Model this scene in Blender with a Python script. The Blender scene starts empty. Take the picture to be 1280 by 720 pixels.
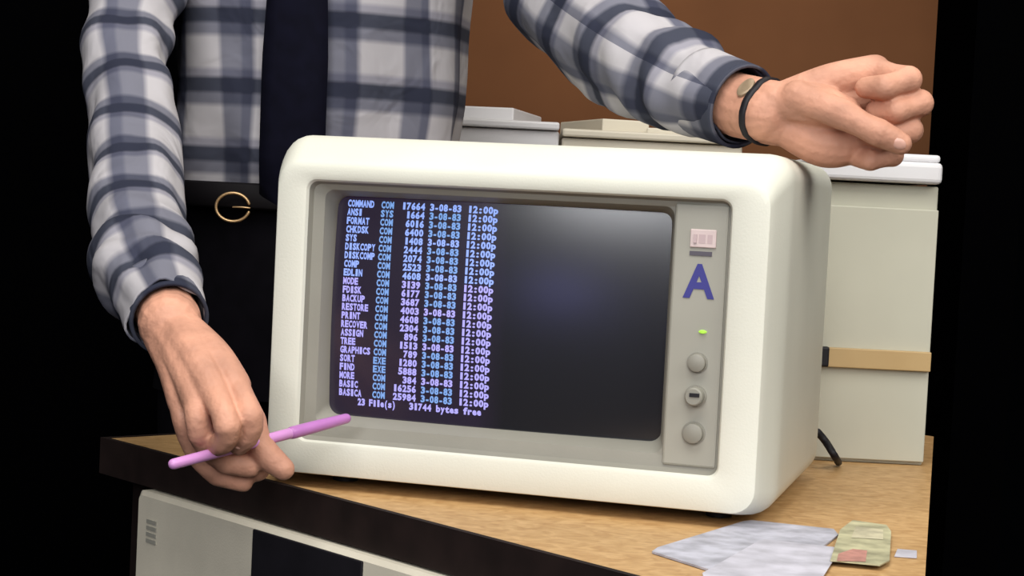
import bpy, bmesh, math, random
from mathutils import Vector, Matrix, noise
from mathutils.bvhtree import BVHTree
random.seed(4)
scn = bpy.context.scene
try:
    scn.view_settings.view_transform = 'Standard'
except Exception:
    pass
COL = scn.collection
TZ = 0.75            # desk top height
DZ = TZ + 0.013      # reference level used for the standing figure and case
# ------------------------------------------------------------------ camera
FPX = 2300.0
PH = math.radians(2.8); RO = math.radians(2.86)
C = Vector((0, 0, DZ + 0.241))
F = Vector((0, math.cos(PH), -math.sin(PH)))
R0 = Vector((1, 0, 0)); U0 = Vector((0, math.sin(PH), math.cos(PH)))
Rv = R0*math.cos(RO) + U0*math.sin(RO)
Uv = -R0*math.sin(RO) + U0*math.cos(RO)
cam = bpy.data.cameras.new("camera"); camo = bpy.data.objects.new("camera", cam)
COL.objects.link(camo)
cam.sensor_width = 36; cam.lens = 36*FPX/1280
cam.clip_start = 0.01
M = Matrix.Identity(4)
for i in range(3):
    M[i][0] = Rv[i]; M[i][1] = Uv[i]; M[i][2] = -F[i]; M[i][3] = C[i]
camo.matrix_world = M
scn.camera = camo

def ray(px, py):
    return F*FPX + Rv*(px-640) - Uv*(py-360)
def P(px, py, d):
    r = ray(px, py); return C + r*(d/r.y)
def PZ(px, py, z):
    r = ray(px, py); return C + r*((z-C.z)/r.z)

# ------------------------------------------------------------------ materials
def mat(name, col, rough=0.6, var=0.08, scale=20, bump=0.0, bscale=200, metal=0.0, emis=None, estr=0.0, spec=0.5, bdist=0.002):
    m = bpy.data.materials.new(name); m.use_nodes = True
    nt = m.node_tree; b = nt.nodes["Principled BSDF"]
    tc = nt.nodes.new("ShaderNodeTexCoord")
    n = nt.nodes.new("ShaderNodeTexNoise"); n.inputs["Scale"].default_value = scale; n.inputs["Detail"].default_value = 4
    nt.links.new(tc.outputs["Object"], n.inputs["Vector"])
    r = nt.nodes.new("ShaderNodeValToRGB")
    r.color_ramp.elements[0].position = 0.3; r.color_ramp.elements[1].position = 0.7
    r.color_ramp.elements[0].color = [c*(1-var) for c in col]+[1]
    r.color_ramp.elements[1].color = [min(1, c*(1+var)) for c in col]+[1]
    nt.links.new(n.outputs["Fac"], r.inputs["Fac"]); nt.links.new(r.outputs["Color"], b.inputs["Base Color"])
    b.inputs["Roughness"].default_value = rough; b.inputs["Metallic"].default_value = metal
    b.inputs["Specular IOR Level"].default_value = spec
    if bump > 0:
        n2 = nt.nodes.new("ShaderNodeTexNoise"); n2.inputs["Scale"].default_value = bscale
        nt.links.new(tc.outputs["Object"], n2.inputs["Vector"])
        bp = nt.nodes.new("ShaderNodeBump"); bp.inputs["Strength"].default_value = bump; bp.inputs["Distance"].default_value = bdist
        nt.links.new(n2.outputs["Fac"], bp.inputs["Height"]); nt.links.new(bp.outputs["Normal"], b.inputs["Normal"])
    if emis:
        b.inputs["Emission Color"].default_value = (*emis, 1); b.inputs["Emission Strength"].default_value = estr
    return m

def wood_mat(name, c1, c2, rot=0.0, sc=(4, 30, 4), ns=1.5, dist=0.6):
    m = bpy.data.materials.new(name); m.use_nodes = True
    nt = m.node_tree; b = nt.nodes["Principled BSDF"]
    tc = nt.nodes.new("ShaderNodeTexCoord"); mp = nt.nodes.new("ShaderNodeMapping")
    mp.inputs["Rotation"].default_value = (0, 0, rot); mp.inputs["Scale"].default_value = sc
    nt.links.new(tc.outputs["Object"], mp.inputs["Vector"])
    n = nt.nodes.new("ShaderNodeTexNoise"); n.inputs["Scale"].default_value = ns; n.inputs["Detail"].default_value = 6; n.inputs["Distortion"].default_value = dist
    nt.links.new(mp.outputs["Vector"], n.inputs["Vector"])
    r = nt.nodes.new("ShaderNodeValToRGB")
    r.color_ramp.elements[0].position = 0.3; r.color_ramp.elements[1].position = 0.7
    r.color_ramp.elements[0].color = (*c1, 1); r.color_ramp.elements[1].color = (*c2, 1)
    nt.links.new(n.outputs["Fac"], r.inputs["Fac"]); nt.links.new(r.outputs["Color"], b.inputs["Base Color"])
    b.inputs["Roughness"].default_value = 0.5
    return m

def plaid_mat():
    m = bpy.data.materials.new("plaid_cotton"); m.use_nodes = True
    nt = m.node_tree; b = nt.nodes["Principled BSDF"]; L = nt.links
    uv = nt.nodes.new("ShaderNodeUVMap"); uv.uv_map = "UVMap"
    sp = nt.nodes.new("ShaderNodeSeparateXYZ"); L.new(uv.outputs["UV"], sp.inputs[0])
    def stripes(out, period, stops):
        d = nt.nodes.new("ShaderNodeMath"); d.operation = 'DIVIDE'; d.inputs[1].default_value = period; L.new(out, d.inputs[0])
        f = nt.nodes.new("ShaderNodeMath"); f.operation = 'FRACT'; L.new(d.outputs[0], f.inputs[0])
        r = nt.nodes.new("ShaderNodeValToRGB"); r.color_ramp.interpolation = 'LINEAR'
        els = r.color_ramp.elements
        els[0].position = stops[0][0]; els[0].color = (*stops[0][1], 1)
        els[1].position = stops[-1][0]; els[1].color = (*stops[-1][1], 1)
        for p, c in stops[1:-1]:
            e = els.new(p); e.color = (*c, 1)
        L.new(f.outputs[0], r.inputs["Fac"]); return r
    W = (1, 1, 1); B = (0.38, 0.40, 0.47); D = (0.11, 0.125, 0.17); G = (0.62, 0.63, 0.70); E = (0.26, 0.28, 0.36)
    s1 = stripes(sp.outputs["Y"], 0.078, [(0, W), (0.40, W), (0.48, B), (0.59, B), (0.65, D), (0.81, D), (0.87, G), (0.93, G), (1.0, W)])
    s2 = stripes(sp.outputs["X"], 0.098, [(0, W), (0.48, W), (0.55, B), (0.76, B), (0.80, E), (0.89, E), (0.96, W), (1.0, W)])
    mx = nt.nodes.new("ShaderNodeMix"); mx.data_type = 'RGBA'; mx.blend_type = 'MULTIPLY'; mx.inputs["Factor"].default_value = 1
    L.new(s1.outputs["Color"], mx.inputs["A"]); L.new(s2.outputs["Color"], mx.inputs["B"])
    lt = nt.nodes.new("ShaderNodeMix"); lt.data_type = 'RGBA'; lt.blend_type = 'LIGHTEN'; lt.inputs["Factor"].default_value = 1
    L.new(mx.outputs["Result"], lt.inputs["A"]); lt.inputs["B"].default_value = (0.06, 0.07, 0.11, 1)
    m2 = nt.nodes.new("ShaderNodeMix"); m2.data_type = 'RGBA'; m2.blend_type = 'MULTIPLY'; m2.inputs["Factor"].default_value = 1
    L.new(lt.outputs["Result"], m2.inputs["A"]); m2.inputs["B"].default_value = (0.43, 0.41, 0.425, 1)
    L.new(m2.outputs["Result"], b.inputs["Base Color"])
    b.inputs["Roughness"].default_value = 0.9; b.inputs["Specular IOR Level"].default_value = 0.1
    tc = nt.nodes.new("ShaderNodeTexCoord")
    n2 = nt.nodes.new("ShaderNodeTexNoise"); n2.inputs["Scale"].default_value = 18; n2.inputs["Distortion"].default_value = 0.8
    L.new(tc.outputs["Object"], n2.inputs["Vector"])
    bp = nt.nodes.new("ShaderNodeBump"); bp.inputs["Strength"].default_value = 0.5; bp.inputs["Distance"].default_value = 0.012
    L.new(n2.outputs["Fac"], bp.inputs["Height"]); L.new(bp.outputs["Normal"], b.inputs["Normal"])
    return m

M_case = mat("cream_plastic", (0.68, 0.675, 0.58), 0.55, 0.04, 8, 0.08, 500)
M_case2 = mat("warm_beige_plastic", (0.66, 0.61, 0.49), 0.55, 0.08, 14, 0.08, 500)
M_bezel = mat("grey_beige_plastic", (0.25, 0.24, 0.20), 0.6, 0.05, 15, 0.05, 500)
M_panel = mat("light_grey_plastic", (0.33, 0.32, 0.27), 0.55, 0.04, 15)
M_knob = mat("knob_plastic", (0.25, 0.24, 0.20), 0.5)
M_dark = mat("black_plastic", (0.010, 0.009, 0.012), 0.55, 0.2, spec=0.3)
M_led = mat("green_led", (0.25, 0.5, 0.05), 0.3, emis=(0.45, 0.75, 0.08), estr=0.6)
M_blue = mat("blue_ink", (0.035, 0.035, 0.22), 0.6)
M_badge = mat("badge_metal", (0.62, 0.50, 0.48), 0.4)
M_badge2 = mat("badge_letters", (0.50, 0.38, 0.38), 0.4)
M_mark = mat("badge_print", (0.08, 0.07, 0.09), 0.5)
M_skin = mat("skin", (0.54, 0.27, 0.18), 0.55, 0.22, 26, 0.45, 120, spec=0.3, bdist=0.003)
M_nail = mat("nail", (0.64, 0.36, 0.28), 0.4)
M_plaid = plaid_mat()
M_tie = mat("navy_tie", (0.003, 0.003, 0.009), 0.85, 0.2, 60, spec=0.1)
M_trouser = mat("black_trousers", (0.003, 0.0025, 0.004), 0.95, 0.2, 60, spec=0.08)
M_belt = mat("black_leather", (0.004, 0.003, 0.004), 0.7, 0.2, spec=0.2)
M_gold = mat("gold_metal", (0.55, 0.36, 0.18), 0.4, metal=0.7)
M_brass = mat("dull_brass", (0.30, 0.22, 0.14), 0.5, metal=0.3)
M_pen = mat("pink_plastic", (0.60, 0.27, 0.58), 0.35)
M_pend = mat("purple_plastic", (0.47, 0.18, 0.48), 0.35)
M_wood = wood_mat("tan_wood", (0.40, 0.22, 0.08), (0.60, 0.38, 0.17), math.radians(48), (55, 80, 40), 1.2, 0.8)
M_edge = mat("dark_edge", (0.014, 0.008, 0.007), 0.7, 0.3, 30, spec=0.2)
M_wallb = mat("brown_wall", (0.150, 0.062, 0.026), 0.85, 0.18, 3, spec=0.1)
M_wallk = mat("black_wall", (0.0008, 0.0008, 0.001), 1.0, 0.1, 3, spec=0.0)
M_floor = mat("dark_carpet", (0.001, 0.001, 0.0012), 1.0, 0.2, 60, spec=0.0)
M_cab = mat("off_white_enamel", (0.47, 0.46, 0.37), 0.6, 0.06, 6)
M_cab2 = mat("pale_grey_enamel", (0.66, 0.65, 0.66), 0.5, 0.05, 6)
M_cab3 = mat("cream_enamel", (0.60, 0.55, 0.44), 0.5, 0.05, 6)
M_strip = wood_mat("light_wood", (0.42, 0.28, 0.12), (0.52, 0.37, 0.18))
M_paper = mat("white_paper", (0.50, 0.49, 0.55), 0.7, 0.22, 40)
M_bluep = mat("pale_blue_paper", (0.42, 0.42, 0.48), 0.6, 0.3, 50)
M_red = mat("red_print", (0.46, 0.22, 0.18), 0.6, 0.4, 60)
M_green = mat("green_print", (0.42, 0.40, 0.25), 0.6, 0.35, 50)
M_yel = mat("yellow_print", (0.52, 0.48, 0.33), 0.6, 0.3, 60)

# ------------------------------------------------------------------ helpers
def mkobj(name, verts, faces, m=None, smooth=False, uvs=None, mats=None, fm=None):
    me = bpy.data.meshes.new(name); me.from_pydata([tuple(v) for v in verts], [], faces)
    if uvs:
        ul = me.uv_layers.new(name="UVMap")
        for poly in me.polygons:
            for li in poly.loop_indices:
                ul.data[li].uv = uvs[poly.index][li-poly.loop_start]
    me.update()
    if mats:
        for x in mats: me.materials.append(x)
        for i, p in enumerate(me.polygons): p.material_index = fm[i]
    elif m: me.materials.append(m)
    if smooth:
        for p in me.polygons: p.use_smooth = True
    o = bpy.data.objects.new(name, me); COL.objects.link(o)
    bm = bmesh.new(); bm.from_mesh(me); bmesh.ops.recalc_face_normals(bm, faces=bm.faces); bm.to_mesh(me); bm.free()
    return o

def empty(name, loc=(0, 0, 0), rotz=0, label=None, cat=None):
    e = bpy.data.objects.new(name, None); e.empty_display_size = 0.05
    e.location = loc; e.rotation_euler = (0, 0, rotz); COL.objects.link(e)
    if label: e["label"] = label
    if cat: e["category"] = cat
    return e
def par(child, parent, local=False):
    child.parent = parent
    if not local:
        mw = Matrix.Translation(parent.location) @ parent.rotation_euler.to_matrix().to_4x4()
        if parent.parent: mw = Matrix.Identity(4)
        child.matrix_parent_inverse = mw.inverted()
    return child

def boxv(name, x0, x1, y0, y1, z0, z1, m, bevel=0.0, seg=2):
    v = [(x0, y0, z0), (x1, y0, z0), (x1, y1, z0), (x0, y1, z0), (x0, y0, z1), (x1, y0, z1), (x1, y1, z1), (x0, y1, z1)]
    f = [(0, 3, 2, 1), (4, 5, 6, 7), (0, 1, 5, 4), (1, 2, 6, 5), (2, 3, 7, 6), (3, 0, 4, 7)]
    o = mkobj(name, v, f, m)
    if bevel:
        md = o.modifiers.new("bevel", 'BEVEL'); md.width = bevel; md.segments = seg
    return o

def rrect(x0, x1, z0, z1, r, y, n=6):
    pts = []
    for cx, cz, a0 in ((x1-r, z1-r, 0), (x0+r, z1-r, 90), (x0+r, z0+r, 180), (x1-r, z0+r, 270)):
        for i in range(n+1):
            a = math.radians(a0+90*i/n)
            pts.append((cx+r*math.cos(a), y, cz+r*math.sin(a)))
    return pts

def loft(name, rings, m, cap0=False, cap1=False, smooth=True, sharp=35):
    n = len(rings[0]); v = [p for r in rings for p in r]; f = []
    for i in range(len(rings)-1):
        for j in range(n):
            a = i*n+j; b = i*n+(j+1) % n
            f.append((a, b, b+n, a+n))
    if cap0: f.append(tuple(range(n)))
    if cap1: f.append(tuple(range((len(rings)-1)*n, len(rings)*n)))
    o = mkobj(name, v, f, m, smooth)
    if smooth:
        try:
            o.data.set_sharp_from_angle(angle=math.radians(sharp))
        except Exception:
            pass
    return o

def cr(pts, t):
    n = len(pts)-1; t = max(0, min(n-1e-6, t)); i = int(t); u = t-i
    p0 = pts[max(i-1, 0)]; p1 = pts[i]; p2 = pts[i+1]; p3 = pts[min(i+2, n)]
    return 0.5*((2*p1)+(-p0+p2)*u+(2*p0-5*p1+4*p2-p3)*u*u+(-p0+3*p1-3*p2+p3)*u**3)

def tube_data(pts, rad, n=24, step=0.006, caps=True, wr=None, u0=0.0, v0=0.0):
    """smooth tapered tube through pts; returns verts, faces, uvs"""
    pts = [Vector(p) for p in pts]; R = [Vector((r, 0, 0)) for r in rad]
    L = sum((pts[i+1]-pts[i]).length for i in range(len(pts)-1))
    ns = max(4, int(L/step)); N = len(pts)-1
    P_ = [cr(pts, N*i/ns) for i in range(ns+1)]; RR = [cr(R, N*i/ns).x for i in range(ns+1)]
    T = [(P_[min(i+1, ns)]-P_[max(i-1, 0)]).normalized() for i in range(ns+1)]
    ref = Vector((0, 0, 1)) if abs(T[0].z) < 0.8 else Vector((0, -1, 0))
    a = T[0].cross(ref).normalized()
    verts = []; faces = []; uvs = []; s = 0; vv = []
    rm = sum(RR)/len(RR)
    for i in range(ns+1):
        a = (a - T[i]*a.dot(T[i])).normalized(); b = T[i].cross(a)
        if i: s += (P_[i]-P_[i-1]).length
        vv.append(s)
        for j in range(n):
            th = 2*math.pi*j/n
            r = RR[i]
            if wr: r += wr(s, th, L)
            verts.append(P_[i]+a*(math.cos(th)*r)+b*(math.sin(th)*r))
    for i in range(ns):
        for j in range(n):
            k = i*n+j; l = i*n+(j+1) % n
            faces.append((k, l, l+n, k+n))
            ua = u0+2*math.pi*rm*j/n; ub = u0+2*math.pi*rm*(j+1)/n
            uvs.append([(ua, v0+vv[i]), (ub, v0+vv[i]), (ub, v0+vv[i+1]), (ua, v0+vv[i+1])])
    if caps:
        for end, idx, sg in ((0, 0, -1), (1, ns, 1)):
            base = idx*n; prev = base; r = RR[idx]; c = P_[idx]; t = T[idx]*sg
            for k in range(1, 4):
                an = math.pi/2*k/4; st = len(verts)
                for j in range(n):
                    d = verts[base+j]-c
                    verts.append(c+d*math.cos(an)+t*(r*math.sin(an)))
                for j in range(n):
                    q = [prev+j, prev+(j+1) % n, st+(j+1) % n, st+j]
                    faces.append(tuple(q)); uvs.append([(0, 0)]*4)
                prev = st
            verts.append(c+t*r); ti = len(verts)-1
            for j in range(n):
                faces.append((prev+j, prev+(j+1) % n, ti)); uvs.append([(0, 0)]*3)
    return verts, faces, uvs

def join_data(parts):
    V = []; Fc = []; U = []
    for v, f, u in parts:
        o = len(V); V += v; Fc += [tuple(i+o for i in q) for q in f]; U += u
    return V, Fc, U

def organic(chains, voxel, smooth=5):
    parts = []
    for pts, rad in chains:
        parts.append(tube_data(pts, rad, n=14, step=0.004 if voxel < 0.004 else 0.02))
    V, Fc, U = join_data(parts)
    o = mkobj("tmp", V, Fc)
    md = o.modifiers.new("r", 'REMESH'); md.mode = 'VOXEL'; md.voxel_size = voxel
    ms = o.modifiers.new("s", 'SMOOTH'); ms.factor = 0.5; ms.iterations = smooth
    bpy.context.view_layer.update()
    dg = bpy.context.evaluated_depsgraph_get()
    me = bpy.data.meshes.new_from_object(o.evaluated_get(dg))
    bpy.data.objects.remove(o)
    v = [w.co.copy() for w in me.vertices]; f = [tuple(p.vertices) for p in me.polygons]
    bpy.data.meshes.remove(me)
    return v, f, [[(0, 0)]*len(q) for q in f]

# ------------------------------------------------------------------ room
def struct(o): o["kind"] = "structure"; return o
KWALL = 0.2220; KCAB = 0.2305; KDESK = 0.2340
def quad_wall(name, p, q, th, z0, z1, m):
    p = Vector((*p, 0)); q = Vector((*q, 0)); d = (q-p).normalized(); n = Vector((d.y, -d.x, 0))*th
    v = []
    for z in (z0, z1):
        for w in (p, q, q+n, p+n): v.append((w.x, w.y, z))
    f = [(0, 1, 2, 3), (7, 6, 5, 4), (0, 4, 5, 1), (1, 5, 6, 2), (2, 6, 7, 3), (3, 7, 4, 0)]
    return struct(mkobj(name, v, f, m))
YB = 3.05
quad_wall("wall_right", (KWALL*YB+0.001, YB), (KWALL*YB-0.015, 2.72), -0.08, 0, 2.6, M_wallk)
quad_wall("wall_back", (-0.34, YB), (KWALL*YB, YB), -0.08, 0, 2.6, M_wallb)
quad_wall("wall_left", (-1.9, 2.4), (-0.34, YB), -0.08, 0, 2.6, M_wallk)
struct(boxv("floor", -2.0, 1.1, 0.0, YB+0.1, -0.05, 0.0, M_floor))

# ------------------------------------------------------------------ desk
A = PZ(135, 548, TZ); B = PZ(745, 707, TZ)
e1 = (B-A); e1.z = 0; e1.normalize(); e2 = Vector((-e1.y, e1.x, 0))
ang = math.atan2(e1.y, e1.x)
def DL(s, t, z=0): return Vector((A.x, A.y, 0))+e1*s+e2*t+Vector((0, 0, z))
DD = 0.90
poly = [DL(0, 0), DL(1.3, 0), DL(1.3, DD), DL(0, DD)]
def clip(poly, fn):
    out = []
    for i, p in enumerate(poly):
        q = poly[(i+1) % len(poly)]; a = fn(p); b = fn(q)
        if a >= 0: out.append(p)
        if (a >= 0) != (b >= 0): out.append(p+(q-p)*(a/(a-b)))
    return out
poly = clip(poly, lambda p: KDESK*p.y-p.x)
def prism(name, poly, z0, z1, m):
    n = len(poly); v = [(p.x, p.y, z0) for p in poly]+[(p.x, p.y, z1) for p in poly]
    f = [tuple(reversed(range(n))), tuple(range(n, 2*n))]+[(i, (i+1) % n, (i+1) % n+n, i+n) for i in range(n)]
    return mkobj(name, v, f, m)
desk = empty("desk", (A.x, A.y, 0), 0, "tan wood-topped desk with a thick dark edge, carrying the monitor", "desk")
par(prism("desk_top", poly, TZ-0.028, TZ, M_wood), desk)
fr = [p for p in poly if abs((p-DL(0, 0)).dot(e2)) < 1e-4]
smax = max((p-DL(0, 0)).dot(e1) for p in fr)
print("SMAX", smax)
SE = smax-0.10       # outer face of the front leg panel
par(prism("edge_trim", [DL(-0.004, -0.006), DL(smax-0.03, -0.006), DL(smax-0.03, 0.0), DL(-0.004, 0.0)], TZ-0.034, TZ+0.001, M_edge), desk)
par(prism("side_trim", [DL(-0.004, 0.0), DL(0, 0.0), DL(0, DD), DL(-0.004, DD)], TZ-0.034, TZ+0.001, M_edge), desk)
par(prism("side_panel", [DL(0.0, 0.03), DL(0.02, 0.03), DL(0.02, 0.85), DL(0, 0.85)], 0, TZ-0.028, M_edge), desk)
par(prism("side_panel", [DL(SE-0.02, 0.03), DL(SE, 0.03), DL(SE, 0.85), DL(SE-0.02, 0.85)], 0, TZ-0.028, M_edge), desk)
SH = TZ-0.03-0.165
par(prism("shelf", [DL(0.02, 0.0), DL(SE-0.02, 0.0), DL(SE-0.02, 0.42), DL(0.02, 0.42)], SH-0.02, SH, M_edge), desk)

# ------------------------------------------------------------------ system unit under the desk top
def plane_pt(px, py, off=-0.016):
    r = ray(px, py); o = DL(0, off)
    t = (o-C).dot(e2)/r.dot(e2); p = C+r*t
    q = p-DL(0, 0); return q.dot(e1), p.z
s0, zt = plane_pt(172, 594); zt = min(zt, TZ-0.036)
sb, zb_ = plane_pt(318, 661); sg, zg = plane_pt(190, 664)
sL = max(s0, 0.021)
su = empty("computer_unit", DL(sL, -0.016, SH), ang, "cream desktop computer with black drive bay below the desk top", "computer")
H = zt-SH
W_ = min(0.50, SE-0.03-sL)
rings = [rrect(0.004, W_-0.004, 0.004, H-0.004, 0.006, 0.0)]+[rrect(0.0, W_, 0, H, 0.006, y) for y in (0.004, 0.006, 0.35)]
par(loft("case", rings, M_case2, True, True), su, True)
bx = sb-sL
par(boxv("drive_bay", bx, bx+0.155, -0.002, 0.003, H-(zt-zb_)-0.085, H-(zt-zb_), M_dark, 0.001), su, True)
par(boxv("drive_latch", bx+0.05, bx+0.10, -0.008, -0.002, H-(zt-zb_)-0.05, H-(zt-zb_)-0.035, M_dark, 0.001), su, True)
par(boxv("drive_slot", bx+0.01, bx+0.145, -0.004, -0.002, H-(zt-zb_)-0.045, H-(zt-zb_)-0.041, M_bezel), su, True)
gx = sg-sL
def bars(name, rects, m, parent, y=-0.001):
    v = []; f = []
    for x0, x1, z0, z1 in rects:
        i = len(v); v += [(x0, y, z0), (x1, y, z0), (x1, y, z1), (x0, y, z1)]; f.append((i, i+1, i+2, i+3))
    o = mkobj(name, v, f, m); md = o.modifiers.new("s", 'SOLIDIFY'); md.thickness = 0.001
    return par(o, parent, True)
zc = H-(zt-zg)
bars("badge", [(gx-0.009, gx+0.008, zc+0.010-k*0.006-0.0035, zc+0.010-k*0.006) for k in range(4)], M_panel, su)
bars("vent", [(0.02, bx-0.02, 0.02+k*0.008, 0.023+k*0.008) for k in range(5)], M_bezel, su)

# ------------------------------------------------------------------ monitor
MY = 1.5
mon = empty("computer_monitor", (0, MY, TZ), math.radians(-16), "bulky cream CRT computer monitor showing a text listing, on the desk", "monitor")
RX0, RX1, RZ0, RZ1 = -0.183, 0.176, 0.028, 0.247
LX0, LX1, LZ0, LZ1 = -0.210, 0.207, 0.000, 0.262
GX0, GX1, GZ0, GZ1 = -0.224, 0.219, -0.007, 0.287
rings = [rrect(RX0, RX1, RZ0, RZ1, 0.008, 0.004), rrect(RX0-0.0015, RX1+0.0015, RZ0-0.0015, RZ1+0.0015, 0.009, 0.001),
         rrect(RX0-0.004, RX1+0.004, RZ0-0.004, RZ1+0.004, 0.011, 0.0),
         rrect(LX0+0.004, LX1-0.004, LZ0+0.004, LZ1-0.004, 0.018, 0.0)]
for s, y in ((0, 0.0012), (.08, 0.003), (.25, 0.009), (.46, 0.018), (.68, 0.028), (.85, 0.037), (.95, 0.044), (.99, 0.050), (1, 0.058)):
    L_ = lambda a_, b_: a_+(b_-a_)*s
    rings.append(rrect(L_(LX0, GX0), L_(LX1, GX1), L_(LZ0, GZ0), L_(LZ1, GZ1), 0.019+0.004*s, y))
rings += [rrect(GX0, GX1, GZ0, GZ1, 0.023, 0.12), rrect(GX0, GX1, GZ0, GZ1, 0.023, 0.315),
          rrect(GX0+.006, GX1-.006, GZ0+.004, GZ1-.005, 0.022, 0.338), rrect(GX0+.03, GX1-.03, GZ0+.02, GZ1-.03, 0.022, 0.352), rrect(GX0+.05, GX1-.05, GZ0+.04, GZ1-.05, 0.02, 0.357)]
par(loft("monitor_case", rings, M_case, False, True), mon, True)
SX0, SX1, SZ0, SZ1 = -0.168, 0.125, 0.047, 0.2365
rings = [rrect(RX0, RX1, RZ0, RZ1, 0.008, 0.004), rrect(RX0+0.002, RX1-0.001, RZ0+0.003, RZ1-0.002, 0.007, 0.010),
         rrect(SX0-0.004, 0.1290, SZ0-0.006, SZ1+0.004, 0.008, 0.013),
         rrect(SX0, SX1, SZ0, SZ1, 0.010, 0.024), rrect(SX0+0.001, SX1-0.001, SZ0+0.001, SZ1-0.001, 0.010, 0.032)]
par(loft("bezel", rings, M_bezel), mon, True)
PY = 0.0085
par(boxv("control_panel", 0.1300, 0.1735, PY, 0.0145, 0.033, 0.243, M_panel, 0.002), mon, True)
def bul(x, z):
    u = (x-(SX0+SX1)/2)/0.1465; w = (z-(SZ0+SZ1)/2)/0.0948
    return 0.032-0.008*(1-0.5*u*u-0.5*w*w)
v = []; f = []; nx, nz = 32, 24
for j in range(nz+1):
    for i in range(nx+1):
        x = SX0-0.001+(SX1-SX0+0.002)*i/nx; z = SZ0-0.001+(SZ1-SZ0+0.002)*j/nz
        v.append((x, bul(x, z), z))
for j in range(nz):
    for i in range(nx):
        a = j*(nx+1)+i; f.append((a, a+1, a+nx+2, a+nx+1))
M_glass = mat("screen_glass", (0.014, 0.015, 0.017), 0.22, 0.05, 5, spec=0.7)
nt = M_glass.node_tree; b = nt.nodes["Principled BSDF"]
tc = nt.nodes.new("ShaderNodeTexCoord"); sp = nt.nodes.new("ShaderNodeSeparateXYZ"); nt.links.new(tc.outputs["Object"], sp.inputs[0])
mr = nt.nodes.new("ShaderNodeMapRange"); mr.inputs[1].default_value = -0.035; mr.inputs[2].default_value = -0.010; mr.inputs[3].default_value = 1; mr.inputs[4].default_value = 0.10
nt.links.new(sp.outputs["X"], mr.inputs[0])
ml = nt.nodes.new("ShaderNodeMath"); ml.operation = 'MULTIPLY'; ml.inputs[1].default_value = 0.020; nt.links.new(mr.outputs[0], ml.inputs[0])
b.inputs["Emission Color"].default_value = (0.65, 0.30, 1.0, 1); nt.links.new(ml.outputs[0], b.inputs["Emission Strength"])
par(mkobj("screen", v, f, M_glass, True), mon, True)

names = ["COMMAND", "ANSI", "FORMAT", "CHKDSK", "SYS", "DISKCOPY", "DISKCOMP", "COMP", "EDLIN", "MODE", "FDISK", "BACKUP", "RESTORE", "PRINT", "RECOVER", "ASSIGN", "TREE", "GRAPHICS", "SORT", "FIND", "MORE", "BASIC", "BASICA"]
exts = ["COM", "SYS", "COM", "COM", "COM", "COM", "COM", "COM", "COM", "COM", "COM", "COM", "COM", "COM", "COM", "COM", "COM", "COM", "EXE", "EXE", "COM", "COM", "COM"]
sizes = ["17664", "1664", "6016", "6400", "1408", "2444", "2074", "2523", "4608", "3139", "6177", "3687", "4003", "4608", "2304", "896", "1513", "789", "1280", "5888", "384", "16256", "25984"]
M_t0 = mat("phosphor_blue", (0.1, 0.1, 0.2), 0.5, emis=(0.26, 0.42, 1.0), estr=0.95)
M_t1 = mat("phosphor_lavender", (0.1, 0.1, 0.2), 0.5, emis=(0.42, 0.38, 0.95), estr=0.95)
M_t2 = mat("phosphor_cyan", (0.1, 0.1, 0.2), 0.5, emis=(0.15, 0.38, 0.80), estr=0.85)
TV = []; TF = []; TM = []
ROW = 0.00735
def textmesh(body, size, off=0.0):
    cu = bpy.data.curves.new("t", 'FONT'); cu.body = body; cu.size = size; cu.offset = off
    cu.resolution_u = 2
    o = bpy.data.objects.new("t", cu); COL.objects.link(o)
    bpy.context.view_layer.update()
    me = bpy.data.meshes.new_from_object(o.evaluated_get(bpy.context.evaluated_depsgraph_get()))
    bpy.data.objects.remove(o)
    return [w.co.copy() for w in me.vertices], [tuple(p.vertices) for p in me.polygons]
def add_row(t, x0, pitch, z, mi):
    for c, chx in enumerate(t):
        if chx == " ": continue
        v, f = glyph(chx); w = max(p.x for p in v)-min(p.x for p in v); mn = min(p.x for p in v)
        k = pitch*(0.93 if chx not in "I1:-()" else 0.6)/w; k = min(k, 1.35); o = len(TV); cxm = x0+pitch*(c+0.5)
        for p in v:
            x = cxm+(p.x-mn-w/2)*k; zz = z+p.y*0.98
            TV.append((x, bul(x, zz)-0.0006, zz))
        for q in f: TF.append(tuple(i+o for i in q)); TM.append(mi)
_g = {}
def glyph(c):
    if c not in _g: _g[c] = textmesh(c, 0.0080, 0.00038)
    return _g[c]
Z0 = 0.2270
PT = 0.00350
TX = -0.1580
for r in range(23):
    z = Z0-r*ROW; mm = 0 if r < 9 else 1
    add_row(names[r].ljust(8), TX, PT, z, mm)
    add_row(exts[r], TX+8.8*PT, PT*1.12, z, 2)
    add_row(sizes[r].rjust(5), TX+14.2*PT, PT*1.2, z, mm)
    add_row("3-08-83", TX+21.4*PT, PT*1.15, z, 2 if r % 4 else mm)
    add_row("12:00p", TX+31.0*PT, PT*1.28, z, mm)
add_row("23 File(s)", TX+5*PT, PT, Z0-23*ROW, 1)
add_row("31744 bytes free", TX+18.5*PT, PT*1.15, Z0-23*ROW, 1)
par(mkobj("screen_text", TV, TF, None, False, None, [M_t0, M_t1, M_t2], TM), mon, True)

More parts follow.
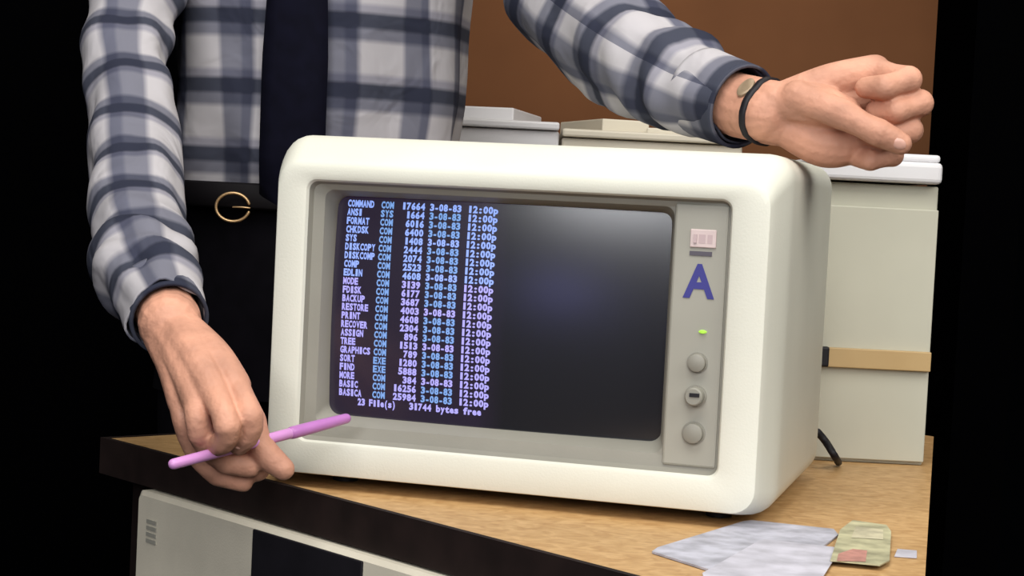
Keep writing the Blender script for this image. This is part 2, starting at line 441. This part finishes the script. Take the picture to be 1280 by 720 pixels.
CX = 0.1525
par(boxv("badge", CX-0.009, CX+0.012, PY-0.0015, PY, 0.209, 0.2235, M_badge, 0.0007), mon, True)
bars("badge_mark", [(CX-0.006, CX-0.0035, 0.2125, 0.2195), (CX-0.002, CX+0.0035, 0.2125, 0.2195), (CX+0.005, CX+0.009, 0.2125, 0.2195)], M_badge2, mon, PY-0.0017)
bars("badge_stripe", [(CX-0.009, CX+0.009, 0.2025, 0.2060)], M_mark, mon, PY-0.0008)
v, f = textmesh("A", 0.036, 0.0011)
mn = min(p.x for p in v); mxx = max(p.x for p in v); k = 0.0255/(mxx-mn); hh = max(p.y for p in v)
v = [(CX+(p.x-(mn+mxx)/2)*k, PY-0.0006, 0.1695+p.y*0.0265/hh) for p in v]
par(mkobj("letter_sticker", v, f, M_blue), mon, True)
def knob(x, z, r, h, m, name="knob", sx=1.0):
    n = 28; rings = []
    for yy, rr in ((0, r), (-h*0.15, r), (-h*0.15, r*0.88), (-h*0.9, r*0.82), (-h, r*0.70)):
        rings.append([(x+sx*rr*math.cos(2*math.pi*i/n), PY+yy, z+rr*math.sin(2*math.pi*i/n)) for i in range(n)])
    return par(loft(name, rings, m, True, True), mon, True)
for z, h, r in ((0.117, 0.006, 0.0085), (0.0905, 0.011, 0.0088), (0.0605, 0.006, 0.0095)):
    knob(CX+0.002, z, r, h, M_knob)
par(boxv("knob_pointer", CX-0.001, CX+0.007, PY-0.0118, PY-0.011, 0.0905, 0.0935, M_dark), mon, True)
knob(CX+0.005, 0.142, 0.0015, 0.002, M_led, "power_light", 2.2)
for x in (-0.16, 0.17):
    for y in (0.06, 0.27):
        n = 16
        rings = [[(x+0.011*math.cos(2*math.pi*i/n), y+0.011*math.sin(2*math.pi*i/n), z) for i in range(n)] for z in (-0.0125, -0.006)]
        par(loft("foot", rings, M_dark, True, True), mon, True)
for c in mon.children: c.location.z = 0.013

# ------------------------------------------------------------------ cabinet on desk (behind monitor)
YC = 1.87
cb = empty("storage_cabinet", (0.30, YC, TZ), 0, "off-white cabinet with wooden handle strip standing behind the monitor", "cabinet")
CW = KCAB*YC-0.30
def zat(px, py): return P(px, py, YC).z-TZ
zt_ = zat(1100, 200); zs1 = zat(1100, 450)
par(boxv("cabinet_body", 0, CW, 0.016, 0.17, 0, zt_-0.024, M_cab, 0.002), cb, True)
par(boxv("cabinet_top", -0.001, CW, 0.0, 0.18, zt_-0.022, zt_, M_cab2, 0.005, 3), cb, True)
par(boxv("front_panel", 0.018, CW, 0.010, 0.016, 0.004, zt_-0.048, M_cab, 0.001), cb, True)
par(boxv("handle_strip", 0.026, CW, 0.003, 0.010, zs1-0.010, zs1+0.010, M_strip, 0.001), cb, True)
par(boxv("handle_end_cap", 0.008, 0.027, 0.002, 0.010, zs1-0.010, zs1+0.0105, M_dark, 0.002), cb, True)
ps = boxv("paper_stack", 0.378, KCAB*YC-0.001, YC+0.01, YC+0.17, TZ+zt_, TZ+zt_+0.008, M_cab2, 0.003)
ps["label"] = "small stack of white paper on the off-white cabinet"; ps["category"] = "paper"

def fcab(name, x0, x1, y0, y1, h, m, label):
    e = empty(name, (x0, y0, 0), 0, label, "cabinet"); w = x1-x0
    par(boxv("cabinet_body", 0, w, 0.01, y1-y0, 0, h-0.012, m, 0.003), e, True)
    par(boxv("cabinet_top", 0, w, 0, y1-y0, h-0.011, h, m, 0.003), e, True)
    for k in range(3):
        zz = 0.03+k*(h-0.06)/3
        par(boxv("drawer", 0.01, w-0.01, 0.002, 0.01, zz, zz+(h-0.06)/3-0.012, m, 0.002), e, True)
        par(boxv("handle", w/2-0.03, w/2+0.03, -0.012, 0.002, zz+0.2, zz+0.21, M_dark, 0.002), e, True)
YF = 2.50
xa = P(560, 150, YF).x; xb = P(700, 150, YF).x
h1 = P(640, 150, YF).z; h2 = P(760, 163, YF).z
fcab("filing_cabinet", xa, xb, YF, 2.95, h1, M_cab2, "pale grey metal filing cabinet standing by the brown wall")
fcab("filing_cabinet", xb+0.004, xb+0.25, YF, 2.95, h2, M_cab3, "cream metal filing cabinet standing by the brown wall")
def slab(name, cx, cy, w, d, z0, z1, rot, m, label, cat):
    o = boxv(name, -w/2, w/2, -d/2, d/2, 0, z1-z0, m, 0.002)
    o.location = (cx, cy, z0); o.rotation_euler = (0, 0, rot); o["label"] = label; o["category"] = cat; return o
slab("paper_stack", (xa+xb)/2-0.016, YF+0.20, 0.100, 0.24, h1, h1+0.020, math.radians(-10), M_cab2, "untidy stack of pale paper on the grey filing cabinet", "paper")
slab("cardboard_folder", xb+0.068, YF+0.20, 0.070, 0.20, h2, h2+0.020, math.radians(16), M_cab3, "cream folder pile on the cream filing cabinet", "folder")
slab("cardboard_folder", xb+0.175, YF+0.18, 0.080, 0.25, h2, h2+0.009, math.radians(-6), M_cab3, "thin cream folder lying on the cream filing cabinet", "folder")

v, f, u = tube_data([P(1022, 540, 1.83), P(1032, 552, 1.83), P(1042, 568, 1.81), PZ(1048, 578, TZ+0.004)], [0.0038]*4, n=10)
o = mkobj("power_cable", v, f, M_dark, True); o["label"] = "short black cable hanging down beside the monitor onto the desk"; o["category"] = "cable"

def sheet(name, corners, z, th, m, label, cat="paper"):
    pts = [PZ(px, py, TZ+z+th) for px, py in corners]
    n = len(pts); v = [(p.x, p.y, TZ+z) for p in pts]+[(p.x, p.y, TZ+z+th) for p in pts]
    f = [tuple(reversed(range(n))), tuple(range(n, 2*n))]+[(i, (i+1) % n, (i+1) % n+n, i+n) for i in range(n)]
    o = mkobj(name, v, f, m); o["label"] = label; o["category"] = cat; return o
sheet("booklet", [(815, 689), (822, 684), (930, 651), (940, 650), (1042, 661), (1048, 668), (985, 716), (900, 716)], 0.0005, 0.0015, M_bluep, "pale blue printed booklet lying on the desk", "booklet")
sheet("paper_sheet", [(878, 716), (948, 676), (956, 674), (1046, 684), (1048, 690), (1028, 722), (880, 724)], 0.0025, 0.0005, M_paper, "white paper sheet lying over the pale blue booklet", "paper")
mg = sheet("magazine", [(1038, 700), (1050, 662), (1066, 650), (1108, 656), (1114, 664), (1112, 700), (1100, 706)], 0.0035, 0.001, M_green, "muted yellow-green magazine with red print lying on the desk", "magazine")
def patch(c, m, name):
    pts = [PZ(px, py, TZ+0.0049) for px, py in c]; o = mkobj(name, pts, [tuple(range(len(pts)))], m); par(o, mg, False); return o
patch([(1046, 701), (1048, 692), (1066, 686), (1084, 688), (1082, 702)], M_red, "red_print")
patch([(1064, 672), (1070, 658), (1104, 662), (1104, 674)], M_yel, "yellow_print")
sheet("paper_card", [(1118, 695), (1122, 686), (1146, 688), (1146, 697)], 0.0005, 0.0006, M_paper, "small white card lying on the desk", "paper")

# ------------------------------------------------------------------ person
PYC = 2.19; KS = 1.052
person = empty("person", (-0.236, PYC, 0), 0, "person in plaid shirt and dark tie, pointing with a pink pen", "person")
def zz_(z): return 0.241+(z-0.241)*KS
TC = [(0.16, -0.232, 0.01, 0.150, 0.105), (0.22, -0.232, 0.01, 0.152, 0.106), (0.27, -0.228, 0, 0.160, 0.115), (0.34, -0.226, 0, 0.164, 0.120),
      (0.44, -0.230, 0, 0.162, 0.122), (0.54, -0.232, 0, 0.164, 0.120), (0.62, -0.230, 0, 0.174, 0.105), (0.68, -0.228, 0.01, 0.14, 0.085), (0.715, -0.224, 0.01, 0.068, 0.062)]
TC = [(zz_(a), b*KS, PYC+c, d*KS, e) for a, b, c, d, e in TC]
def tor(z):
    for i in range(len(TC)-1):
        if TC[i][0] <= z <= TC[i+1][0]:
            t = (z-TC[i][0])/(TC[i+1][0]-TC[i][0]); t = t*t*(3-2*t)*0.5+t*0.5
            return [TC[i][k]+(TC[i+1][k]-TC[i][k])*t for k in range(1, 5)]
    return TC[-1][1:] if z > TC[-1][0] else TC[0][1:]
def torso_pt(z, th, ex=0.0, wr=True):
    cx, cy, hw, hd = tor(z)
    d = 0
    if wr:
        p = Vector((math.cos(th)*2.2, math.sin(th)*2.2, z*5)); d = 0.013*noise.noise(p)+0.005*math.sin(th*9+z*20)*max(0, 1-abs(z-0.27)/0.1)
    c = math.cos(th); s = math.sin(th)
    sc = lambda a: math.copysign(abs(a)**0.85, a)
    return Vector((cx+(hw+ex+d)*sc(c), cy+(hd+ex+d)*sc(s), DZ+z))
V = []; Fc = []; U = []
ZLO, ZHI = zz_(0.215), zz_(0.715)
nn = 72; zs = [ZLO+(ZHI-ZLO)*i/60 for i in range(61)]
for z in zs:
    for j in range(nn): V.append(torso_pt(z, math.pi/2+2*math.pi*j/nn))
OV = 0.0165
for i in range(60):
    for j in range(nn):
        a = i*nn+j; b = i*nn+(j+1) % nn; Fc.append((a, b, b+nn, a+nn))
        ua = 1.05*j/nn+0.012; ub = 1.05*(j+1)/nn+0.012
        U.append([(ua, zs[i]+OV), (ub, zs[i]+OV), (ub, zs[i+1]+OV), (ua, zs[i+1]+OV)])
parts = [(V, Fc, U)]
def wr1(s, th, L):
    f1 = 0.004*math.sin(s*80+2.6*math.sin(th+1))*math.exp(-((s-0.34)/0.16)**2)
    f2 = 0.003*math.sin(s*130+3*math.sin(th*1.0+2.5)+1)*math.exp(-((s-L+0.10)/0.07)**2)
    return f1+f2+0.008*noise.noise(Vector((math.cos(th)*1.5, math.sin(th)*1.5, s*14)))
CU1 = P(211, 397, 1.53)
sl1 = [Vector((-0.31, PYC, DZ+0.675)), Vector((-0.385, PYC-0.02, DZ+0.62)), P(164, 20, 2.0), P(166, 165, 1.86), P(171, 270, 1.73), P(186, 346, 1.61), CU1]
parts.append(tube_data(sl1, [0.06, 0.056, 0.044, 0.043, 0.043, 0.041, 0.031], n=48, step=0.005, caps=False, wr=wr1, v0=0.02))
CU2 = P(925, 132, 1.585)
sl2 = [Vector((-0.14, PYC, DZ+0.675)), Vector((-0.07, PYC-0.03, DZ+0.62)), P(650, -110, 2.0), P(716, 6, 1.84), P(790, 68, 1.72), P(870, 112, 1.63), CU2]
parts.append(tube_data(sl2, [0.06, 0.058, 0.054, 0.058, 0.051, 0.041, 0.035], n=48, step=0.005, caps=False, wr=wr1, v0=0.045, u0=0.03))
V, Fc, U = join_data(parts)
shirt = mkobj("shirt", V, Fc, M_plaid, True, U)
md = shirt.modifiers.new("s", 'SOLIDIFY'); md.thickness = 0.002; md.offset = -1
shirt["label"] = "navy and grey plaid long-sleeved shirt"
par(shirt, person)
def cuff(a, b, r, v0, u0):
    d = (b-a).normalized()
    v, f, u = tube_data([b-d*0.050, b-d*0.025, b+d*0.004], [r+0.0035, r+0.002, r+0.001], n=36, caps=False, v0=v0, u0=u0)
    o = mkobj("shirt_cuff", v, f, M_plaid, True, u); md = o.modifiers.new("s", 'SOLIDIFY'); md.thickness = 0.003; md.offset = -1
    par(o, person); return d
cuff(sl1[-2], CU1, 0.032, 0.085, 0.0); cuff(sl2[-2], CU2, 0.036, 0.088, 0.02)

# tie
V = []; Fc = []
NT = 34
tz = [zz_(0.66)-(zz_(0.66)-zz_(0.205))*i/NT for i in range(NT+1)]
for i, z in enumerate(tz):
    t = i/NT; hw = 0.024+0.013*min(1, t*1.6); xc = -0.2545+0.002*t
    if i > NT-3: hw *= (1, 0.55, 0.06)[i-(NT-2)]
    cx, cy, tw, td = tor(z)
    for dx in (-1, -0.6, 0, 0.6, 1):
        x = xc+dx*hw; q = max(0, 1-((x-cx)/tw)**2)
        V.append((x, cy-(td+0.017)*q**0.43-0.006*(1-abs(dx)*0.6), DZ+z))
for i in range(NT):
    for j in range(4):
        a = i*5+j; Fc.append((a, a+1, a+6, a+5))
tie = mkobj("necktie", V, Fc, M_tie, True); md = tie.modifiers.new("s", 'SOLIDIFY'); md.thickness = 0.004; md.offset = 1
tie["label"] = "near-black navy necktie"; par(tie, person)

# trousers
XH = -0.244
V = []; Fc = []
hz = [0.235-0.03*i for i in range(9)]
for z in hz:
    t = (0.235-z)/0.24
    for j in range(48):
        th = 2*math.pi*j/48
        V.append(Vector((XH+(0.160+0.02*t)*math.cos(th), PYC+0.01+(0.108+0.006*t)*math.sin(th), DZ+z)))
for i in range(8):
    for j in range(48):
        a = i*48+j; b = i*48+(j+1) % 48; Fc.append((a, b, b+48, a+48))
parts = [(V, Fc, [[(0, 0)]*4 for _ in Fc])]
for sx in (-1, 1):
    parts.append(tube_data([(XH+sx*0.088, PYC+0.01, 0.80), (XH+sx*0.092, PYC+0.02, 0.45), (XH+sx*0.097, PYC+0.04, 0.06)], [0.088, 0.070, 0.055], n=32, step=0.02, caps=False))
V, Fc, U = join_data(parts)
tr = mkobj("trousers", V, Fc, M_trouser, True); tr["label"] = "black trousers"; par(tr, person)
V = []; Fc = []
for z, e in ((0.213, 0.010), (0.216, 0.013), (0.240, 0.013), (0.243, 0.010)):
    for j in range(64):
        th = 2*math.pi*j/64; q = torso_pt(0.24, th, e, False); q.z = DZ+z; V.append(q)
for i in range(3):
    for j in range(64):
        a = i*64+j; b = i*64+(j+1) % 64; Fc.append((a, b, b+64, a+64))
belt = mkobj("belt", V, Fc, M_belt, True); md = belt.modifiers.new("s", 'SOLIDIFY'); md.thickness = 0.003
par(belt, person)
bc = P(291, 259, 2.05)
cx, cy, tw, td = tor(0.24)
yy = cy-(td+0.016)*max(0, 1-((bc.x-cx)/tw)**2)**0.43-0.008
bc = P(291, 259, yy)
pts = []
for i in range(29):
    a = math.radians(18+324*i/28); pts.append(bc+Vector((0.0190*math.cos(a), 0, 0.0160*math.sin(a))))
v, f, u = tube_data(pts, [0.0017]*29, n=10, step=0.003)
v2, f2, u2 = tube_data([bc+Vector((0.000, 0.001, 0.0)), bc+Vector((0.010, -0.001, 0.0005)), bc+Vector((0.019, 0, 0.000))], [0.0010]*3, n=8)
v, f, u = join_data([(v, f, u), (v2, f2, u2)])
bk = mkobj("belt_buckle", v, f, M_gold, True); bk["label"] = "round gold belt buckle"; bk.parent = belt
for sx in (-1, 1):
    x = XH+sx*0.097; yb = PYC-2.09
    rings = []
    for y, w, h in ((2.19, 0.02, 0.05), (2.18, 0.036, 0.075), (2.12, 0.040, 0.085), (2.06, 0.042, 0.065), (2.00, 0.047, 0.05), (1.94, 0.040, 0.04), (1.92, 0.018, 0.025)):
        rings.append([(x+w*math.cos(2*math.pi*i/20), y+yb, max(0.001, h/2+h/2*math.sin(2*math.pi*i/20))) for i in range(20)])
    par(loft("shoe", rings, M_belt, True, True), person)

# ---- body
yb = PYC+0.01
chs = [([(-0.242, yb, 0.86), (-0.242, yb, 1.05), (-0.240, yb, 1.32), (-0.238, yb, 1.41)], [0.085, 0.085, 0.09, 0.07]),
       ([(-0.31, yb, 1.05), (-0.315, yb, 1.33), (-0.28, yb, 1.40)], [0.062, 0.068, 0.05]),
       ([(-0.17, yb, 1.05), (-0.165, yb, 1.33), (-0.19, yb, 1.40)], [0.062, 0.065, 0.05]),
       ([(-0.238, yb, 1.40), (-0.236, yb-0.015, 1.60)], [0.056, 0.052]),
       ([(-0.28, yb, 0.87), (-0.335, yb+0.01, 0.45), (-0.341, yb+0.03, 0.09)], [0.072, 0.05, 0.035]),
       ([(-0.20, yb, 0.87), (-0.152, yb+0.01, 0.45), (-0.147, yb+0.03, 0.09)], [0.072, 0.05, 0.035]),
       ([sl1[0], sl1[1], sl1[2], sl1[3], sl1[4]], [0.040, 0.036, 0.028, 0.027, 0.026]),
       ([sl2[0], sl2[1], sl2[2], sl2[3], sl2[4]], [0.040, 0.036, 0.032, 0.034, 0.031])]
bodyp = organic(chs, 0.010, 3)

# ---- hand gripping the pen
w = P(212, 405, 1.505)
fine1 = [([sl1[4], sl1[5], CU1, w], [0.027, 0.027, 0.026, 0.026])]
def ch(*a):
    pts = [P(x, y, d) for x, y, d, r in a]; return (pts, [r for *_, r in a])
fine1 += [
 ch((230, 412, 1.498, 0.016), (266, 447, 1.465, 0.0160), (293, 482, 1.440, 0.0135)),
 ch((218, 412, 1.495, 0.017), (246, 452, 1.455, 0.0155), (268, 492, 1.428, 0.0132)),
 ch((207, 415, 1.497, 0.016), (230, 457, 1.46, 0.0145), (246, 500, 1.432, 0.0125)),
 ch((201, 420, 1.50, 0.015), (216, 458, 1.47, 0.0130), (227, 504, 1.446, 0.0112)),
 # index finger, bent at two joints, tip pressing the pen
 ch((293, 482, 1.440, 0.0122), (305, 502, 1.424, 0.0100), (312, 520, 1.415, 0.0110)),
 ch((312, 520, 1.415, 0.0110), (314, 534, 1.416, 0.0096), (308, 546, 1.420, 0.0098)),
 ch((308, 546, 1.420, 0.0098), (299, 556, 1.426, 0.0086)),
 # middle finger
 ch((268, 492, 1.428, 0.0122), (278, 514, 1.408, 0.0100), (284, 532, 1.402, 0.0110)),
 ch((284, 532, 1.402, 0.0110), (284, 544, 1.406, 0.0096), (278, 553, 1.413, 0.0096)),
 ch((278, 553, 1.413, 0.0096), (270, 558, 1.424, 0.0082)),
 # ring and little fingers curl beneath the pen towards the thumb
 ch((246, 500, 1.432, 0.0115), (246, 520, 1.422, 0.0098), (250, 540, 1.424, 0.0106)),
 ch((250, 540, 1.424, 0.0106), (262, 562, 1.440, 0.0095), (284, 578, 1.450, 0.0098)),
 ch((284, 578, 1.450, 0.0098), (312, 584, 1.456, 0.0086)),
 ch((227, 504, 1.446, 0.0104), (229, 524, 1.440, 0.0090), (236, 544, 1.446, 0.0096)),
 ch((236, 544, 1.446, 0.0096), (250, 574, 1.456, 0.0086), (272, 594, 1.462, 0.0090)),
 ch((272, 594, 1.462, 0.0090), (304, 603, 1.470, 0.0080)),
 # thumb behind the pen
 ch((236, 425, 1.498, 0.015), (280, 480, 1.482, 0.0170), (312, 528, 1.466, 0.0140)),
 ch((312, 528, 1.466, 0.0140), (322, 552, 1.460, 0.0114), (334, 570, 1.457, 0.0118)),
 ch((334, 570, 1.457, 0.0118), (354, 586, 1.455, 0.0094)),
 ch((235, 450, 1.485, 0.018), (264, 520, 1.472, 0.019), (292, 560, 1.474, 0.016), (320, 584, 1.474, 0.012)),
]
hand1 = organic(fine1, 0.0016, 2)

# ---- resting fist
Wp = P(970, 142, 1.555)
fv = Vector((0.985, -0.10, 0.10)).normalized()
pal = Vector((-0.05, -0.93, -0.25)); pal = (pal-fv*pal.dot(fv)).normalized()
up = pal.cross(fv)
def hp(a, b, c): return Wp+fv*a+pal*b+up*c
fine2 = [([sl2[4], sl2[5], CU2, hp(-0.01, 0, 0)], [0.031, 0.030, 0.027, 0.0235]),
         ([CU2+Vector((0, 0, 0.004)), hp(0.0, 0, 0.008)], [0.024, 0.020]), ([CU2-Vector((0, 0, 0.004)), hp(0.0, 0, -0.008)], [0.024, 0.020])]
fs = [((0.083, -0.008, 0.030), 0.038, 0.024, 0.018, 50, 0.0118), ((0.090, -0.012, 0.009), 0.040, 0.025, 0.018, 48, 0.0120),
      ((0.087, -0.010, -0.013), 0.037, 0.024, 0.017, 54, 0.0113), ((0.078, -0.005, -0.033), 0.031, 0.020, 0.016, 60, 0.0100)]
for (a, b, c), l1, l2, l3, fl, r in fs:
    fine2.append(([hp(0.004, 0, c*0.35), hp(0.045, -0.004, c*0.8), hp(a, b, c)], [0.016, 0.0150, r+0.0022]))
    p0 = (a, b, c); A1 = math.radians(fl); A2 = A1+math.radians(98); A3 = A2+math.radians(70)
    p1 = (a+l1*math.cos(A1), b+l1*math.sin(A1), c*1.0-0.003)
    p2 = (p1[0]+l2*math.cos(A2), p1[1]+l2*math.sin(A2), c*0.98-0.005)
    p3 = (p2[0]+l3*math.cos(A3), p2[1]+l3*math.sin(A3), c*0.95-0.006)
    fine2.append(([hp(*p0), hp(*[(p0[k]+p1[k])/2 for k in range(3)]), hp(*p1)], [r+0.0008, r*0.86, r]))
    fine2.append(([hp(*p1), hp(*[(p1[k]+p2[k])/2 for k in range(3)]), hp(*p2)], [r, r*0.84, r*0.92]))
    fine2.append(([hp(*p2), hp(*p3)], [r*0.92, r*0.78]))
fine2 += [([hp(0.010, 0.006, 0.010), hp(0.035, 0.016, 0.008), hp(0.056, 0.020, 0.002)], [0.017, 0.018, 0.014]),
          ([hp(0.010, 0.004, -0.014), hp(0.04, 0.012, -0.026), hp(0.066, 0.008, -0.028)], [0.016, 0.020, 0.016]),
          ([hp(0.018, 0.012, 0.014), hp(0.036, 0.028, 0.010), hp(0.054, 0.038, 0.004)], [0.016, 0.0130, 0.0132]),
          ([hp(0.054, 0.038, 0.004), hp(0.067, 0.046, -0.003), hp(0.080, 0.052, -0.009)], [0.0130, 0.0110, 0.0118]),
          ([hp(0.080, 0.052, -0.009), hp(0.097, 0.052, -0.019)], [0.0116, 0.0096])]
hand2 = organic(fine2, 0.0016, 2)
V, Fc, U = join_data([bodyp, hand1, hand2])
body = mkobj("body", V, Fc, M_skin, True)
par(body, person)
def nail(c, nrm, along, s=1.0):
    nrm = nrm.normalized(); along = (along-nrm*along.dot(nrm)).normalized(); side = along.cross(nrm)
    v = []; f = []; n = 14
    for k, (rr, h) in enumerate(((1, 0), (0.85, 0.0007), (0.4, 0.0012))):
        for i in range(n):
            a = 2*math.pi*i/n
            v.append(c+along*(0.0060*s*rr*math.cos(a))+side*(0.0045*s*rr*math.sin(a))+nrm*h)
    for k in range(2):
        for i in range(n): f.append((k*n+i, k*n+(i+1) % n, (k+1)*n+(i+1) % n, (k+1)*n+i))
    f.append(tuple(range(2*n, 3*n)))
    o = mkobj("fingernail", v, f, M_nail, True); par(o, person)
nail(hp(0.095, 0.052, -0.017)+pal*0.0092, pal, hp(0.097, 0.052, -0.019)-hp(0.080, 0.052, -0.009))
it = P(301, 554, 1.425)
nail(it+Vector((0.001, -0.0084, 0.001)), Vector((0.15, -1, 0.15)), P(299, 556, 1.426)-P(308, 546, 1.420), 0.85)

# wristwatch: the strap follows the real wrist outline
bvh = BVHTree.FromPolygons([tuple(p) for p in hand2[0]], hand2[1])
dd = (Wp-CU2).normalized()
a = dd.cross(Vector((0, 0, 1))).normalized(); b = dd.cross(a)
c = CU2+(Wp-CU2)*0.74
def wrist_r(cc, t):
    dv = a*math.cos(t)+b*math.sin(t)
    hit = bvh.ray_cast(cc+dv*0.07, -dv)
    return (hit[0]-cc).length if hit[0] else 0.026
V = []; Fc = []; NS = 64
rr = [[wrist_r(c+dd*w_, 2*math.pi*i/NS) for i in range(NS)] for w_ in (-0.0025, 0.0, 0.0025)]
mean = [max(r3[i] for r3 in rr) for i in range(NS)]
for w_, ex in ((-0.0030, 0.0002), (-0.0028, 0.0020), (0.0028, 0.0020), (0.0030, 0.0002)):
    for i in range(NS):
        t = 2*math.pi*i/NS; V.append(c+dd*w_+(a*math.cos(t)+b*math.sin(t))*(mean[i]+ex))
for k in range(3):
    for i in range(NS): Fc.append((k*NS+i, k*NS+(i+1) % NS, (k+1)*NS+(i+1) % NS, (k+1)*NS+i))
o = mkobj("watch_strap", V, Fc, M_dark, True); o["label"] = "thin dark watch strap"; par(o, person)
# small dull watch case on the camera-facing side of the wrist
tb = min(range(NS), key=lambda i: abs((a*math.cos(2*math.pi*i/NS)+b*math.sin(2*math.pi*i/NS)-Vector((0, -0.92, 0.38))).length))
tt = 2*math.pi*tb/NS; dv = a*math.cos(tt)+b*math.sin(tt); bb = dd.cross(dv)
c2 = c-dd*0.009
wc = c2+dv*wrist_r(c2, tt)
rings = [[wc+dv*h+dd*(r_*math.cos(t)*0.65)+bb*(r_*math.sin(t)) for t in [2*math.pi*i/20 for i in range(20)]] for h, r_ in ((-0.004, 0.010), (0.0020, 0.010), (0.0028, 0.0085))]
o = loft("watch_case", rings, M_brass, True, True); par(o, person)

# ------------------------------------------------------------------ pen
pa = P(217, 580, 1.395); pb = P(437, 522, 1.522)
pen = empty("pen", pa, 0, "slim pink pen held in the hand, pointing at the screen", "pen")
dirp = (pb-pa); Lp = dirp.length; dn = dirp.normalized()
v, f, u = tube_data([pa, pa+dn*Lp*0.5, pa+dn*Lp*0.66], [0.0042, 0.0044, 0.0044], n=20)
par(mkobj("pen_barrel", v, f, M_pen, True), pen)
v, f, u = tube_data([pa+dn*Lp*0.655, pa+dn*Lp*0.8, pb-dn*0.004], [0.0052, 0.0050, 0.0042], n=20)
par(mkobj("pen_cap", v, f, M_pend, True), pen)

# ------------------------------------------------------------------ lights
def area(name, loc, target, size, power, col=(1, 1, 1)):
    l = bpy.data.lights.new(name, 'AREA'); l.size = size; l.energy = power; l.color = col
    o = bpy.data.objects.new(name, l); COL.objects.link(o); o.location = loc
    o.rotation_euler = (Vector(target)-Vector(loc)).to_track_quat('-Z', 'Y').to_euler()
area("ceiling_light", (-0.2, 0.7, 2.7), (0.0, 1.7, 0.9), 1.2, 36, (1.0, 0.98, 0.94))
area("front_fill", (0.1, -1.1, 1.9), (0.05, 1.7, 0.85), 1.6, 40, (0.98, 0.97, 0.98))  # added fill from the camera side, flattens the lighting
area("side_fill", (1.4, 0.5, 2.2), (0.1, 1.7, 0.9), 1.2, 24, (1.0, 0.97, 0.92))  # soft fill added from the right to brighten the monitor's side
area("screen_haze_fill", (-0.95, -0.75, 1.62), (0.0, 1.5, 0.95), 0.50, 13, (0.96, 0.97, 1.0))  # added to give the screen glass a grey haze; no window is known there
area("screen_blue_glow_fill", (-1.08, -0.60, 0.92), (0.05, 1.5, 0.90), 0.12, 0.6, (0.35, 0.35, 1.0))  # invented emitter, added for the bluish spot reflected in the screen
area("back_wall_fill", (0.25, 2.2, 2.6), (0.20, 2.9, 1.2), 0.6, 8, (1.0, 0.94, 0.85))  # added fill aimed at the brown back wall, no fixture behind it
w = bpy.data.worlds.new("world"); scn.world = w; w.use_nodes = True
w.node_tree.nodes["Background"].inputs[0].default_value = (0.5, 0.55, 0.7, 1)
w.node_tree.nodes["Background"].inputs[1].default_value = 0.001
